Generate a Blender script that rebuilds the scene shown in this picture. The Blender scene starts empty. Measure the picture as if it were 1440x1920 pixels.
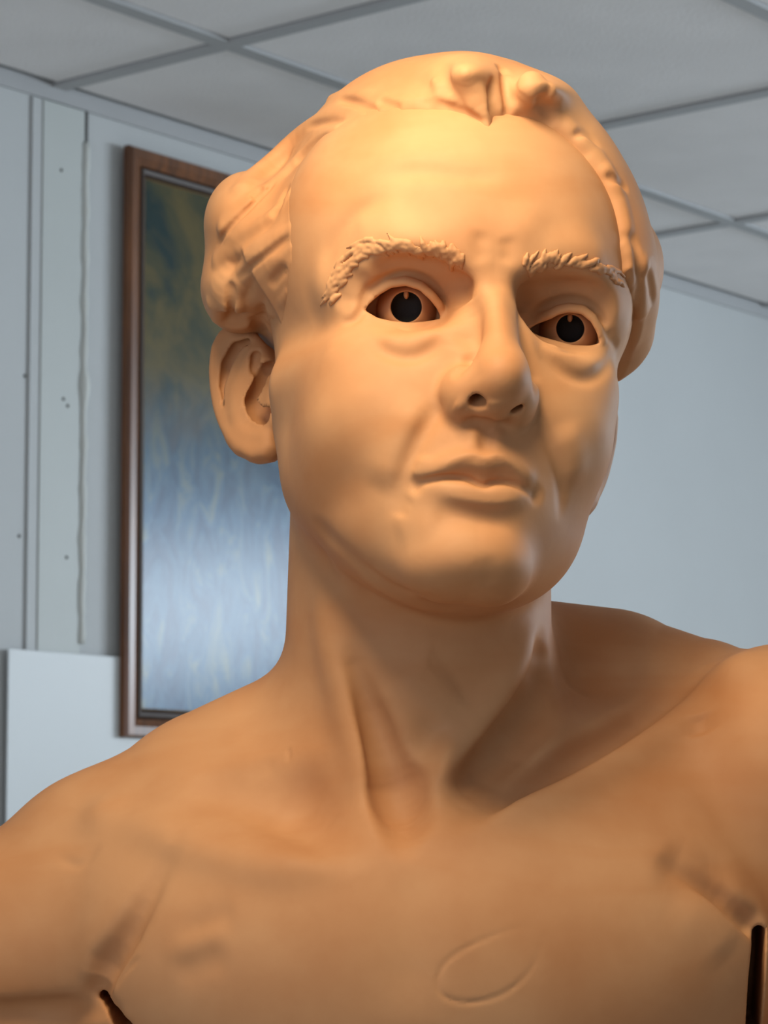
import bpy, bmesh, math, random
import numpy as np
from mathutils import Vector, Matrix
from concurrent.futures import ThreadPoolExecutor

random.seed(4)
rng = np.random.default_rng(4)
C = bpy.context.scene.collection
sc = bpy.context.scene

# ---------------------------------------------------------------- camera
FPX = 5000.0                                   # focal length in pixels of the 1440 x 1920 frame
PITCH, ROLL = math.radians(7.33), math.radians(-0.28)
CAM_Z = 1.40
_c, _s = math.cos(ROLL), math.sin(ROLL)
_cp, _sp = math.cos(PITCH), math.sin(PITCH)
CR = np.array([_c, -_sp * _s, _cp * _s])       # camera right, forward, up in the world
CF = np.array([0.0, _cp, _sp])
CU = np.array([-_s, -_sp * _c, _cp * _c])
CAM = np.array([0.0, 0.0, CAM_Z])
cam = bpy.data.cameras.new('camera')
cam.sensor_fit = 'VERTICAL'; cam.sensor_height = 36.0; cam.lens = 36.0 * FPX / 1920.0
cam.clip_start = 0.05; cam.clip_end = 50
co = bpy.data.objects.new('camera', cam); C.objects.link(co)
co.matrix_world = Matrix(((CR[0], CU[0], -CF[0], CAM[0]), (CR[1], CU[1], -CF[1], CAM[1]), (CR[2], CU[2], -CF[2], CAM[2]), (0, 0, 0, 1)))
cam.dof.use_dof = True; cam.dof.focus_distance = 1.05; cam.dof.aperture_fstop = 36.0
sc.camera = co

# ---------------------------------------------------------------- room axes
TH = math.radians(51.84)
U = np.array([math.cos(TH), math.sin(TH)])     # along the painted wall, away from the camera
N = np.array([-math.sin(TH), math.cos(TH)])    # towards the painted wall
WALL_N = 2.43; U0, U1, N0 = -2.2, 5.2, -3.2; CEIL = CAM_Z + 1.0
def W(u, n, z): return Vector((u * U[0] + n * N[0], u * U[1] + n * N[1], z))

# ---------------------------------------------------------------- light, world, exposure
world = bpy.data.worlds.new('world'); sc.world = world; world.use_nodes = True
bg = world.node_tree.nodes['Background']; bg.inputs[0].default_value = (0.50, 0.68, 0.95, 1); bg.inputs[1].default_value = 1.0
sc.view_settings.view_transform = 'Standard'; sc.view_settings.look = 'None'
sc.view_settings.exposure = 0.0; sc.view_settings.gamma = 1.0; sc.view_settings.use_curve_mapping = False
def area(name, loc, target, size, power, color, shape='DISK', size_y=None):
    l = bpy.data.lights.new(name, 'AREA'); l.shape = shape; l.size = size
    if size_y: l.size_y = size_y
    l.energy = power; l.color = color
    o = bpy.data.objects.new(name, l); C.objects.link(o)
    o.location = loc; o.rotation_euler = (Vector(target) - Vector(loc)).to_track_quat('-Z', 'Y').to_euler()
    return o
D0 = 1055.0                                    # mm from the lens to the bust's reference plane
def view2world(P):                             # bust frame (mm: right, away, up along the lens axes) to world metres
    P = np.asarray(P, float)
    return CAM + (P[..., 0:1] * CR + (P[..., 1:2] + D0) * CF + P[..., 2:3] * CU) / 1000.0
LAMP = view2world([-45.0, -178.0, 348.0]); LAMP_T = view2world([30.0, 0.0, 60.0])
area('studio_lamp', LAMP, LAMP_T, 0.20, 2.55, (1.0, 0.83, 0.58))
# daylight: a window in the far end wall, a second one behind the camera's right shoulder
area('window_daylight', W(U1 - 0.06, -0.5, 2.04), W(0, 0.6, 1.5), 2.1, 72, (0.79, 0.90, 1.0), 'RECTANGLE', 0.36)
area('rear_window_daylight', W(U0 + 0.06, 0.3, 1.5), W(3, 1.2, 1.5), 1.6, 15, (0.94, 0.93, 1.0), 'RECTANGLE', 1.3)

# ---------------------------------------------------------------- helpers: materials, meshes
def mat(name, build):
    m = bpy.data.materials.new(name); m.use_nodes = True
    nt = m.node_tree; b = nt.nodes['Principled BSDF']; build(nt, b); return m
def nd(nt, t, **kw):
    n = nt.nodes.new(t)
    for k, v in kw.items():
        if k.startswith('i_'): n.inputs[k[2:].replace('_', ' ')].default_value = v
        else: setattr(n, k, v)
    return n
def ramp(nt, stops, src=None):
    r = nt.nodes.new('ShaderNodeValToRGB'); e = r.color_ramp.elements
    while len(e) < len(stops): e.new(0.5)
    for el, (p, c) in zip(e, stops): el.position = p; el.color = (*c, 1)
    if src is not None: nt.links.new(src, r.inputs[0])
    return r
def lin(r, g, b):
    f = lambda v: (v / 255 / 12.92) if v <= 10 else ((v / 255 + 0.055) / 1.055) ** 2.4
    return (f(r), f(g), f(b))
def painted(name, col, rough=0.6, var=0.06, scale=6.0, bump=0.0):
    def build(nt, b):
        tc = nd(nt, 'ShaderNodeTexCoord'); n = nd(nt, 'ShaderNodeTexNoise', i_Scale=scale, i_Detail=4.0)
        nt.links.new(tc.outputs['Object'], n.inputs['Vector'])
        lo = tuple(c * (1 - var) for c in col); hi = tuple(min(1, c * (1 + var)) for c in col)
        r = ramp(nt, [(0.3, lo), (0.7, hi)], n.outputs['Fac'])
        nt.links.new(r.outputs[0], b.inputs['Base Color']); b.inputs['Roughness'].default_value = rough
        if bump:
            n2 = nd(nt, 'ShaderNodeTexNoise', i_Scale=scale * 25, i_Detail=3.0)
            nt.links.new(tc.outputs['Object'], n2.inputs['Vector'])
            bp = nd(nt, 'ShaderNodeBump', i_Strength=bump, i_Distance=0.002)
            nt.links.new(n2.outputs['Fac'], bp.inputs['Height']); nt.links.new(bp.outputs[0], b.inputs['Normal'])
    return mat(name, build)
def link(name, me, m, parent=None, smooth=False):
    o = bpy.data.objects.new(name, me); C.objects.link(o)
    if m: me.materials.append(m)
    if parent: o.parent = parent
    if smooth: me.polygons.foreach_set('use_smooth', [True] * len(me.polygons))
    return o
def empty(name, loc=(0, 0, 0)):
    o = bpy.data.objects.new(name, None); C.objects.link(o); o.location = loc; return o
def tag(o, label=None, cat=None, group=None, kind=None):
    for k, v in dict(label=label, category=cat, group=group, kind=kind).items():
        if v: o[k] = v
    return o
def box_uv(name, u0, u1, n0, n1, z0, z1, m, parent=None, bevel=0.0, rel=None):
    """box aligned with the room axes; rel = parent's location"""
    bm = bmesh.new(); off = Vector(rel) if rel is not None else Vector((0, 0, 0))
    vs = [bm.verts.new(W(u, n, z) - off) for u in (u0, u1) for n in (n0, n1) for z in (z0, z1)]
    for f in ((0, 1, 3, 2), (4, 6, 7, 5), (0, 4, 5, 1), (2, 3, 7, 6), (0, 2, 6, 4), (1, 5, 7, 3)): bm.faces.new([vs[i] for i in f])
    bmesh.ops.recalc_face_normals(bm, faces=bm.faces)
    if bevel: bmesh.ops.bevel(bm, geom=bm.edges[:], offset=bevel, segments=2, affect='EDGES', profile=0.6)
    me = bpy.data.meshes.new(name); bm.to_mesh(me); bm.free()
    return link(name, me, m, parent)

# ---------------------------------------------------------------- the room
M_wall = painted('wall_paint', lin(198, 202, 203), 0.55, 0.03, 2.0, 0.15)
M_wall2 = painted('panel_paint', lin(200, 206, 204), 0.5, 0.03, 3.0, 0.1)
M_tile = painted('ceiling_tile_white', lin(243, 241, 241), 0.9, 0.03, 8.0, 0.5)
M_grid = painted('ceiling_grid_metal', lin(182, 184, 186), 0.6, 0.02)
M_floor = painted('floor_vinyl', lin(208, 202, 192), 0.5, 0.1, 5.0)
M_dark = painted('gap_dark', lin(60, 58, 55), 0.8, 0.1)
T = 0.12
st = lambda o: tag(o, kind='structure')
st(box_uv('floor', U0 - T, U1 + T, N0 - T, WALL_N + T, -0.1, 0.0, M_floor))
wl = st(box_uv('wall_left', U0 - T, U1 + T, WALL_N, WALL_N + T, 0.0, CEIL + 0.1, M_wall))
st(box_uv('wall_right', U0 - T, U1 + T, N0 - T, N0, 0.0, CEIL + 0.1, M_wall))
def wall_with_window(name, wname, ua, ub, na, nb, z0, z1, inner):
    bm_parts = [(N0, na, 0, CEIL + .1), (nb, WALL_N, 0, CEIL + .1), (na, nb, 0, z0), (na, nb, z1, CEIL + .1)]
    e = bmesh.new()
    for (a, b, c, d) in bm_parts:
        vs = [e.verts.new(W(u, n, z)) for u in (ua, ub) for n in (a, b) for z in (c, d)]
        for f in ((0, 1, 3, 2), (4, 6, 7, 5), (0, 4, 5, 1), (2, 3, 7, 6), (0, 2, 6, 4), (1, 5, 7, 3)): e.faces.new([vs[i] for i in f])
    bmesh.ops.recalc_face_normals(e, faces=e.faces)
    me = bpy.data.meshes.new(name); e.to_mesh(me); e.free(); st(link(name, me, M_wall))
    w = st(empty(wname, W((ua + ub) / 2, (na + nb) / 2, z0)))
    um = (ua + ub) / 2; rl = w.location
    for (a, b, c, d) in ((na, na + .05, z0, z1), (nb - .05, nb, z0, z1), (na + .05, nb - .05, z0, z0 + .05), (na + .05, nb - .05, z1 - .05, z1), ((na + nb) / 2 - .02, (na + nb) / 2 + .02, z0 + .05, z1 - .05)):
        box_uv('window_frame', um - .02, um + .02, a, b, c, d, M_wall2, w, rel=rl)
wall_with_window('wall_far', 'window_1', U1, U1 + T, -1.6, 0.6, 1.82, 2.26, U1)
wall_with_window('wall_near', 'window_2', U0 - T, U0, -0.5, 1.1, 0.9, 2.2, U0)

# ceiling: T-bars on a 0.61 m grid, each tile its own piece
st_c = st(empty('ceiling', W(1.5, 0, CEIL)))
box_uv('plenum_slab', U0 - T, U1 + T, N0 - T, WALL_N + T, CEIL + 0.08, CEIL + 0.16, M_dark, st_c, rel=st_c.location)
TU, TN = 0.607, 0.583
us = [2.404 + TU * k for k in range(-8, 6)]; ns = [2.132 - TN * k for k in range(0, 10)]
ub = [U0] + [u for u in us if U0 + .05 < u < U1 - .05] + [U1]
nb_ = [WALL_N] + [n for n in ns if n > N0 + .05] + [N0]
for u in ub[1:-1]: box_uv('grid_bar', u - .012, u + .012, N0, WALL_N, CEIL - .004, CEIL + .03, M_grid, st_c, rel=st_c.location)
for i in range(len(ub) - 1):
    for n in nb_[1:-1]: box_uv('grid_bar', ub[i] + .0125, ub[i + 1] - .0125, n - .012, n + .012, CEIL - .004, CEIL + .03, M_grid, st_c, rel=st_c.location)
for i in range(len(ub) - 1):
    for j in range(len(nb_) - 1):
        box_uv('ceiling_tile', ub[i] + .0135, ub[i + 1] - .0135, nb_[j + 1] + .0135, nb_[j] - .0135, CEIL + .001, CEIL + .016, M_tile, st_c, rel=st_c.location)

# ================================================================= THE BUST
# implicit (signed distance) modelling in millimetres, meshed with surface nets
def smin(a, b, k):
    h = np.maximum(k - np.abs(a - b), 0) / k
    return np.minimum(a, b) - h * h * k * 0.25
def smax(a, b, k): return -smin(-a, -b, k)
def ell(p, c, r):
    q = (p - np.float32(c)) / np.float32(r); l = np.sqrt((q * q).sum(1))
    g = q / np.float32(r); gl = np.sqrt((g * g).sum(1)) + 1e-6
    return l * (l - 1) / gl
def cap(p, a, b, ra, rb):
    a = np.float32(a); b = np.float32(b); ba = b - a; pa = p - a
    h = np.clip((pa @ ba) / max(float(ba @ ba), 1e-9), 0, 1)
    d = pa - h[:, None] * ba
    return np.sqrt((d * d).sum(1)) - (ra + (rb - ra) * h)
def chain(p, pts, rs):
    d = None
    for i in range(len(pts) - 1):
        e = cap(p, pts[i], pts[i + 1], rs[i], rs[i + 1]); d = e if d is None else np.minimum(d, e)
    return d
def polyline_d(p, pts):
    best = np.full(len(p), 1e9, np.float32); par = np.zeros(len(p), np.float32); L = len(pts) - 1
    for i in range(L):
        a = pts[i]; ba = pts[i + 1] - a; pa = p - a
        h = np.clip((pa @ ba) / max(float(ba @ ba), 1e-9), 0, 1)
        d = pa - h[:, None] * ba; d = (d * d).sum(1)
        m = d < best; best[m] = d[m]; par[m] = (i + h[m]) / L
    return np.sqrt(best), par
def poly2(px, poly):
    """2-D signed distance to a closed polygon"""
    poly = np.float32(poly); d = np.full(len(px), 1e12, np.float32); ins = np.zeros(len(px), bool)
    for i in range(len(poly)):
        a = poly[i]; b = poly[i - 1]; e = b - a; w = px - a
        h = np.clip((w @ e) / max(float(e @ e), 1e-9), 0, 1); q = w - h[:, None] * e
        d = np.minimum(d, (q * q).sum(1))
        c = ((a[1] > px[:, 1]) != (b[1] > px[:, 1]))
        if abs(e[1]) > 1e-9: ins ^= c & (px[:, 0] < a[0] + e[0] * (px[:, 1] - a[1]) / e[1])
    d = np.sqrt(d); d[ins] *= -1
    return d
def smooth_path(pts, n=4):
    """Catmull-Rom resample"""
    P = [np.array(q, float) for q in pts]
    if len(P) < 3: return [P[0] + (P[-1] - P[0]) * t for t in np.linspace(0, 1, n + 1)]
    Q = [2 * P[0] - P[1]] + P + [2 * P[-1] - P[-2]]; out = []
    for i in range(1, len(Q) - 2):
        for t in np.arange(n) / n:
            a, b, c, d = Q[i - 1], Q[i], Q[i + 1], Q[i + 2]
            out.append(0.5 * (2 * b + (c - a) * t + (2 * a - 5 * b + 4 * c - d) * t * t + (3 * b - a - 3 * c + d) * t ** 3))
    return out + [P[-1]]

MMPX = D0 / FPX
def at(px, py, Y):                             # pixel of the photograph at depth Y (mm) -> bust frame
    s = (D0 + Y) / FPX
    return np.array([(px - 720) * s, Y, (960 - py) * s], np.float32)
def pix(P):
    s = FPX / (D0 + P[:, 1])
    return np.stack([720 + P[:, 0] * s, 960 - P[:, 2] * s], 1)

# head pose: yaw, pitch, roll and place of the head frame (x across, y back, z up from between the eyes)
YAW, PIT, ROL = math.radians(9.37), math.radians(-14.61), math.radians(4.17)
HT = np.array([43.0, 0.0, 83.1])
def rot(yaw, pit, rol):
    cy, sy, cp, sp, cr, sr = math.cos(yaw), math.sin(yaw), math.cos(pit), math.sin(pit), math.cos(rol), math.sin(rol)
    return np.array([[cr, 0, sr], [0, 1, 0], [-sr, 0, cr]]) @ np.array([[1, 0, 0], [0, cp, -sp], [0, sp, cp]]) @ np.array([[cy, -sy, 0], [sy, cy, 0], [0, 0, 1]])
RH = rot(YAW, PIT, ROL)
def h2v(p): return (np.atleast_2d(np.asarray(p, float)) @ RH.T + HT)
def v2h(P): return (P - np.float32(HT)) @ np.float32(RH)

# the sitter's face is not symmetrical: landmark shifts (head frame -> where the photograph has them)
LANDMARKS = [((-32, 18, 0), (765, 572)), ((32, 18, 0), (1073, 612)), ((-46, 26, -1), (683, 590)), ((-17, 20, -2), (828, 597)),
    ((17, 20, -2), (988, 612)), ((46, 26, -1), (1122, 645)), ((0, -3, 20), (918, 475)), ((0, 2, 3), (925, 550)), ((0, -24, -37), (948, 692)),
    ((0, -8, -50), (914, 785)), ((-18, -2, -43), (842, 735)), ((18, -2, -43), (1000, 757)), ((0, -9, -73), (908, 903)), ((-26, 5, -74), (775, 908)),
    ((26, 5, -74), (1005, 925)), ((0, -5, -107), (890, 1052)), ((-74, 100, -17), (505, 745)), ((-74, 100, -50), (500, 862)), ((74, 100, -50), (1112, 945)), ((0, 12, 78), (920, 237))]
LA = np.array([h2v(a)[0] for a, _ in LANDMARKS]); LB = np.array([at(b[0], b[1], a[1]) for (_, b), a in zip(LANDMARKS, LA)], float)
SIG = 26.0
_K = np.exp(-((LB[:, None] - LB[None]) ** 2).sum(2) / (2 * SIG * SIG)) + 0.15 * np.eye(len(LB))
RBF = np.float32(np.linalg.solve(_K, LB - LA)); LBf = np.float32(LB)
def warp(P):
    K = np.exp(-((P[:, None] - LBf[None]) ** 2).sum(2) / np.float32(2 * SIG * SIG))
    return P - K @ RBF

def head_base(P):
    """skull, face masses, nose, lips without fine detail; P in the bust frame"""
    p = v2h(warp(P)); q = p.copy(); q[:, 0] = np.where(p[:, 0] > 0, p[:, 0] * np.float32(1.085), -p[:, 0])   # q: mirrored; his left side is narrower
    d = ell(p, (0, 92, 40), (79, 97, 83))
    d = smin(d, ell(p, (0, 56, 30), (61, 60, 62)), 20)                 # forehead
    d = smin(d, ell(p, (-13, 64, 46), (64, 61, 60)), 12)               # fuller upper left
    d = smin(d, ell(p, (0, 60, -40), (60, 62, 68)), 22)                # mid face
    d = smin(d, ell(q, (24, 92, -28), (49, 40, 52)), 20)               # side of the head, before and below the ear
    d = smin(d, cap(q, (47, 84, -64), (14, 14, -104), 13, 12), 24)     # mandible
    d = smin(d, ell(p, (0, 52, -78), (46, 48, 34)), 20)
    d = smin(d, ell(p, (0, 11, -105), (20, 17, 14)), 14)               # chin
    d = smin(d, ell(p, (0, 30, -69), (33, 37, 30)), 16)                # muzzle
    d = smin(d, ell(q, (37, 34, -44), (25, 26, 26)), 16)               # cheek
    d = smin(d, cap(q, (48, 32, -22), (64, 78, -18), 11, 9), 16)       # zygoma
    d = smin(d, chain(q, [(6, 8, 17), (34, 12, 21), (53, 31, 11)], [8, 9, 8]), 14)   # brow ridge
    d = smax(d, -ell(q, (31, 3, 1), (24, 21, 15)), 8)                # eye socket
    d = smin(d, ell(q, (32, 33.5, -2), (18.5, 14.5, 14.5)), 3)         # lids over the ball
    d = smin(d, ell(p, (-51, 62, -48), (14, 30, 30)), 16)               # fuller lower cheek
    # nose
    n = cap(p, (0, 7, 8), (0, -11, -30), 6.5, 8)
    n = smin(n, cap(q, (5, 14, 2), (10, 6, -36), 7, 8), 8)
    n = smin(n, ell(p, (0, -13, -38.5), (12.2, 12, 12)), 7)
    n = smin(n, ell(q, (11, -2, -43), (6.5, 10.5, 7.5)), 5)
    n = smin(n, cap(p, (0, -15, -44), (0, -3, -50), 4.2, 4.5), 4)
    n = smin(n, ell(q, (12.6, -2, -42.5), (7.8, 10.5, 8.6)), 9)        # wings
    d = smin(d, n, 3.5 + 4.5 * np.clip((p[:, 2] + 33) / 12, 0, 1))
    return d

NECK_A = h2v((0, 84, -55))[0]
NOTCH = at(750, 1520, 6)
def seg(a, b, ra, rb, k): return ('c', np.float32(a), np.float32(b), ra, rb, k)
def torso(P):
    d = ell(P, at(775, 2090, 105), (150, 118, 185))                   # rib cage
    d = smin(d, ell(P, at(575, 1800, 50), (95, 62, 60)), 40)
    d = smin(d, ell(P, at(400, 1790, 62), (52, 46, 52)), 24)          # pectorals
    d = smin(d, ell(P, at(1010, 1780, 50), (100, 62, 66)), 40)
    d = smin(d, cap(P, at(290, 1685, 95), at(1250, 1530, 105), 50, 55), 40)   # shoulder girdle
    d = smin(d, chain(P, np.float32([at(760, 1420, 120), at(420, 1535, 112), at(205, 1682, 105)]), [56, 46, 36]), 34)   # trapezius
    d = smin(d, chain(P, np.float32([at(960, 1352, 150), at(1130, 1368, 148), at(1300, 1388, 138), at(1440, 1406, 130)]), [56, 55, 46, 40]), 14)
    # right arm (left in the photograph): deltoid, arm carried out
    a = ell(P, at(115, 1768, 92), (54, 56, 51))
    a = smin(a, cap(P, at(110, 1748, 94), at(-60, 1810, 86), 42, 40), 25)
    a = smin(a, cap(P, at(-60, 1810, 86), at(-420, 2020, 60), 42, 36), 20)
    d = smin(d, a, 14)
    d = smin(d, ell(P, at(160, 1560, 100), (22, 26, 20)), 22)         # point of the shoulder
    # left arm (right in the photograph)
    b = ell(P, at(1470, 1450, 95), (50, 56, 54))
    b = smin(b, cap(P, at(1490, 1470, 95), at(1640, 1760, 70), 48, 42), 25)
    b = smin(b, cap(P, at(1640, 1760, 70), at(1690, 2250, 40), 42, 36), 20)
    d = smin(d, b, 14)
    return d
def neck(P):
    c = cap(P, at(788, 960, 95), at(782, 1400, 88), 56, 58)
    return c
def bust_base(P):
    d = smin(torso(P), neck(P), 20)
    h = head_base(P)
    d = smin(d, h, 12)
    return d

# ---- ears: plate in its own plane + rim tubes
EAR_OUT = [(520, 845), (505, 862), (482, 866), (455, 850), (428, 815), (408, 765), (398, 700), (402, 650), (418, 620), (442, 611), (468, 620), (490, 655), (505, 700), (520, 740), (524, 790)]
def ear_depth(px, py):                          # the plate slants: front edge at the cheek, back edge farther away
    return 112 + (520 - px) * 0.18 - (py - 740) * 0.06
def ear3(pts, dy=0): return np.array([at(461 + (x - 461) * .965, 740 + (y - 740) * .965, ear_depth(x, y) + dy) for x, y in pts], np.float32)

# ---- strokes (grooves and ridges) are pressed into the surface along 3-D paths found on it
STROKES, HSTROKES = [], []
def trace(pxs, field, y0=-140, steps=70):
    pxs = np.float32(pxs); dr = np.stack([(pxs[:, 0] - 720) / FPX, np.ones(len(pxs)), (960 - pxs[:, 1]) / FPX], 1).astype(np.float32)
    P = dr * (D0 + y0); P[:, 1] -= D0
    n = np.sqrt((dr * dr).sum(1))[:, None]; dr /= n
    best = P.copy(); bd = np.full(len(P), 1e9, np.float32)
    for _ in range(steps):
        d = field(P); m = np.abs(d) < bd; best[m] = P[m]; bd[m] = np.abs(d[m])
        P = P + dr * (np.clip(d, -6, 25) * 0.85)[:, None]
    return best                                # a sight line that misses ends at its closest approach
RAW = []
def stroke(pts, amp, w, prof='g', fade=0.32, n=4): RAW.append((smooth_path(pts, n), amp, w, prof, fade))
CARVES, GOUGES, GOUGE3 = [], [], []
def gouge(pts, r, out, k): GOUGES.append((smooth_path(pts, 3), r, out, k))
def carve(p, v, r): CARVES.append([p, np.float32(v), r])
def dot(p, amp, w): RAW.append(([np.array(p, float), np.array(p, float) + [0.5, 0.0]], amp, w, 'g', 0))
#BEGIN_STROKES
# ---- face: brow, forehead
stroke([(640, 470), (700, 440), (770, 448), (850, 478)], 1.6, 7.5)
stroke([(990, 480), (1050, 466), (1110, 475), (1160, 500)], 1.6, 7)
stroke([(745, 366), (690, 386), (645, 425), (615, 480), (603, 540)], -1.2, 4)
stroke([(765, 385), (705, 405), (660, 440)], 0.8, 6)
dot((985, 425), 2.0, 9); dot((870, 425), 1.0, 10); dot((1090, 430), 1.2, 11)
stroke([(690, 335), (780, 322), (880, 330), (960, 330)], -1.1, 4)
stroke([(680, 300), (780, 285), (880, 290)], 0.5, 6)
stroke([(905, 500), (898, 462), (905, 430)], -0.9, 3.5); stroke([(945, 500), (952, 470), (948, 440)], -0.9, 3.5)
# ---- orbit recesses beside the nose root and below the brows
stroke([(868, 505), (868, 545), (862, 580)], -3.2, 6.0)
stroke([(978, 530), (980, 560), (982, 590)], -3.0, 5.0)
stroke([(860, 510), (800, 492), (740, 492), (690, 515)], -2.2, 4.5)
stroke([(985, 540), (1040, 538), (1090, 538), (1130, 560), (1150, 600)], -2.4, 5)
stroke([(690, 505), (655, 540), (632, 585)], -1.8, 6)
stroke([(704, 533), (684, 556), (679, 580), (664, 600), (640, 606)], -2.4, 1.7)
stroke([(668, 560), (660, 585), (640, 597)], .4, 3)
stroke([(1140, 612), (1150, 640), (1160, 655)], -1.2, 2)
# ---- bags under the eyes
stroke([(688, 622), (712, 652), (745, 668), (780, 668), (815, 648), (842, 610)], -1.7, 3.0)
stroke([(700, 620), (730, 636), (765, 642), (805, 630), (830, 608)], 1.4, 5)
stroke([(735, 612), (770, 619), (805, 612), (828, 602)], -0.8, 1.6)
stroke([(995, 632), (1025, 668), (1060, 700), (1098, 711), (1135, 690), (1150, 660)], -1.7, 2.8)
stroke([(1015, 640), (1040, 660), (1075, 680), (1110, 682), (1135, 665)], 1.4, 5)
stroke([(1020, 642), (1060, 658), (1105, 662)], -0.8, 1.6)
# ---- nose
stroke([(926, 530), (932, 600), (942, 660)], 3.0, 5.0)
dot((946, 688), 1.5, 8)
stroke([(896, 664), (868, 688), (845, 712)], -1.5, 2.6)
stroke([(884, 550), (886, 610), (868, 665)], -2.6, 7); stroke([(852, 755), (870, 768)], 0.8, 3)
stroke([(972, 560), (978, 610), (990, 660), (1003, 715), (1007, 760)], -1.5, 2.6)
stroke([(880, 640), (895, 690), (905, 720)], -0.6, 4)
carve((899, 752), (1, 9, 7), 2.9); carve((890, 755), (1, 8, 6), 2.6); carve((972, 767), (2, 7, 6), 1.7); carve((963, 772), (0, 6, 5), 1.4)
dot((948, 702), 3.0, 10); stroke([(880, 772), (920, 782), (960, 784)], 1.2, 4)
stroke([(925, 745), (925, 778)], 0.8, 4)
stroke([(858, 784), (900, 792), (930, 797), (985, 790)], -1.4, 3.0)
# ---- folds beside the mouth
stroke([(845, 735), (815, 775), (785, 825), (762, 880), (745, 935), (738, 990)], -2.6, 4.2)
stroke([(800, 735), (765, 800), (735, 870), (715, 930)], 2.4, 9)
stroke([(1006, 765), (1028, 820), (1046, 870), (1054, 925), (1045, 985)], -1.5, 3.4)
stroke([(1050, 790), (1075, 850), (1080, 920)], 1.6, 7)
stroke([(800, 850), (790, 880), (770, 905)], 1.4, 4)
# ---- mouth
stroke([(914, 778), (913, 800), (911, 830), (910, 860)], -1.8, 2.8)
stroke([(888, 800), (884, 850)], 1.0, 3); stroke([(937, 800), (938, 850)], 1.0, 3)
stroke([(785, 894), (820, 878), (865, 862), (905, 868), (945, 864), (985, 888), (1003, 912)], 3.8, 4.0, 'g', .25)
stroke([(800, 900), (870, 890), (910, 897), (950, 892), (995, 915)], -2.6, 3.6)
stroke([(790, 893), (850, 864), (886, 853), (910, 860), (938, 855), (968, 880), (1000, 913)], 1.5, 1.5)
stroke([(788, 914), (850, 922), (910, 931), (960, 932), (1000, 926)], 2.5, 4.4)
stroke([(830, 928), (880, 938), (930, 943), (985, 935)], 0.7, 1.4)
stroke([(768, 916), (780, 906), (830, 895), (870, 896), (895, 906), (910, 909), (928, 903), (960, 906), (1008, 926)], -5.5, 1.3, 'v', 0.06)
dot((776, 909), -3.0, 3.2); dot((1006, 927), -2.4, 2.8)
stroke([(800, 945), (860, 965), (920, 975), (985, 962)], -1.4, 6)
stroke([(770, 925), (755, 950), (748, 975)], -1.0, 3.5)
# ---- chin and jaw
dot((870, 1030), 2.4, 13); dot((935, 1035), 2.0, 11); stroke([(905, 1035), (912, 1070), (915, 1100)], -.8, 4)
stroke([(735, 1000), (780, 985), (830, 990)], 1.2, 7)
stroke([(585, 965), (610, 1000), (690, 1070), (760, 1110), (850, 1126)], -1.6, 4)
stroke([(610, 1050), (690, 1110), (770, 1155), (860, 1178), (960, 1160)], -1.8, 5)
stroke([(640, 1050), (720, 1105), (800, 1138), (880, 1148)], 1.4, 5)
# ---- neck
stroke([(605, 1040), (625, 1180), (665, 1330), (705, 1450), (735, 1560)], 7.5, 10)
stroke([(600, 1010), (625, 1100), (650, 1190)], -1.5, 5)
stroke([(750, 1240), (800, 1290), (850, 1260)], 2.5, 14)
stroke([(770, 1430), (800, 1380), (830, 1340)], -2, 7)
stroke([(1015, 1130), (960, 1260), (890, 1380), (840, 1450), (815, 1540)], 7.0, 8)
stroke([(858, 1385), (835, 1430), (825, 1480)], 1.2, 3)
stroke([(1015, 1270), (950, 1390), (870, 1475)], -5.0, 10)
stroke([(1020, 1200), (1010, 1290)], -3.0, 8)
# ---- collar bones, hollows
stroke([(880, 1512), (1000, 1466), (1100, 1414), (1200, 1350), (1300, 1262)], -6.5, 6)
stroke([(850, 1545), (1000, 1500), (1120, 1440), (1240, 1370), (1330, 1290)], 4.5, 9)
dot((1380, 1250), 4, 12); stroke([(1310, 1340), (1320, 1380)], -1.6, 6)
stroke([(1110, 1220), (1080, 1300)], -2.0, 9)
stroke([(200, 1530), (300, 1562), (400, 1600), (540, 1625), (720, 1600)], 5.0, 9)
stroke([(330, 1470), (430, 1490), (540, 1510), (600, 1560)], -5.0, 12)
stroke([(455, 1455), (520, 1430)], -0.8, 4)
dot((190, 1525), 3.0, 9); stroke([(100, 1600), (150, 1622), (195, 1575)], -0.7, 2.5)
# ---- shoulder and armpit creases, chest
stroke([(185, 1868), (200, 1890), (230, 1915)], -6, 4)
stroke([(265, 1790), (230, 1825), (212, 1855)], -1.2, 1.2)
stroke([(330, 1760), (400, 1725), (450, 1710)], -1.0, 6); stroke([(320, 1835), (380, 1810), (440, 1790)], -1.0, 6)
stroke([(300, 1800), (370, 1765), (440, 1745)], 1.0, 5)
stroke([(1230, 1600), (1300, 1640), (1390, 1660)], -3.0, 10)
for q in range(14): carve((1424 - q * .9, 1752 + q * 14), (3, 45, 0), 3.0 + .12 * min(q, 6))
for q in range(5): carve((190 + q * 11, 1876 + q * 13), (0, 30, 0), 2.4 + .4 * q)
stroke([(-60, 1905), (60, 1897), (130, 1893), (200, 1884)], -9, 4.5, 'g', .1)
stroke([(1260, 1680), (1330, 1740), (1370, 1800)], 1.2, 10)
stroke([(1020, 1730), (930, 1752), (850, 1792), (822, 1830), (830, 1866), (880, 1880), (950, 1860), (1000, 1810), (1020, 1745)], -0.6, 1.0)
stroke([(760, 1580), (770, 1750), (775, 1920)], -1.6, 14)
stroke([(538, 1430), (541, 1415), (540, 1400)], -0.8, 0.9)
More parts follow.
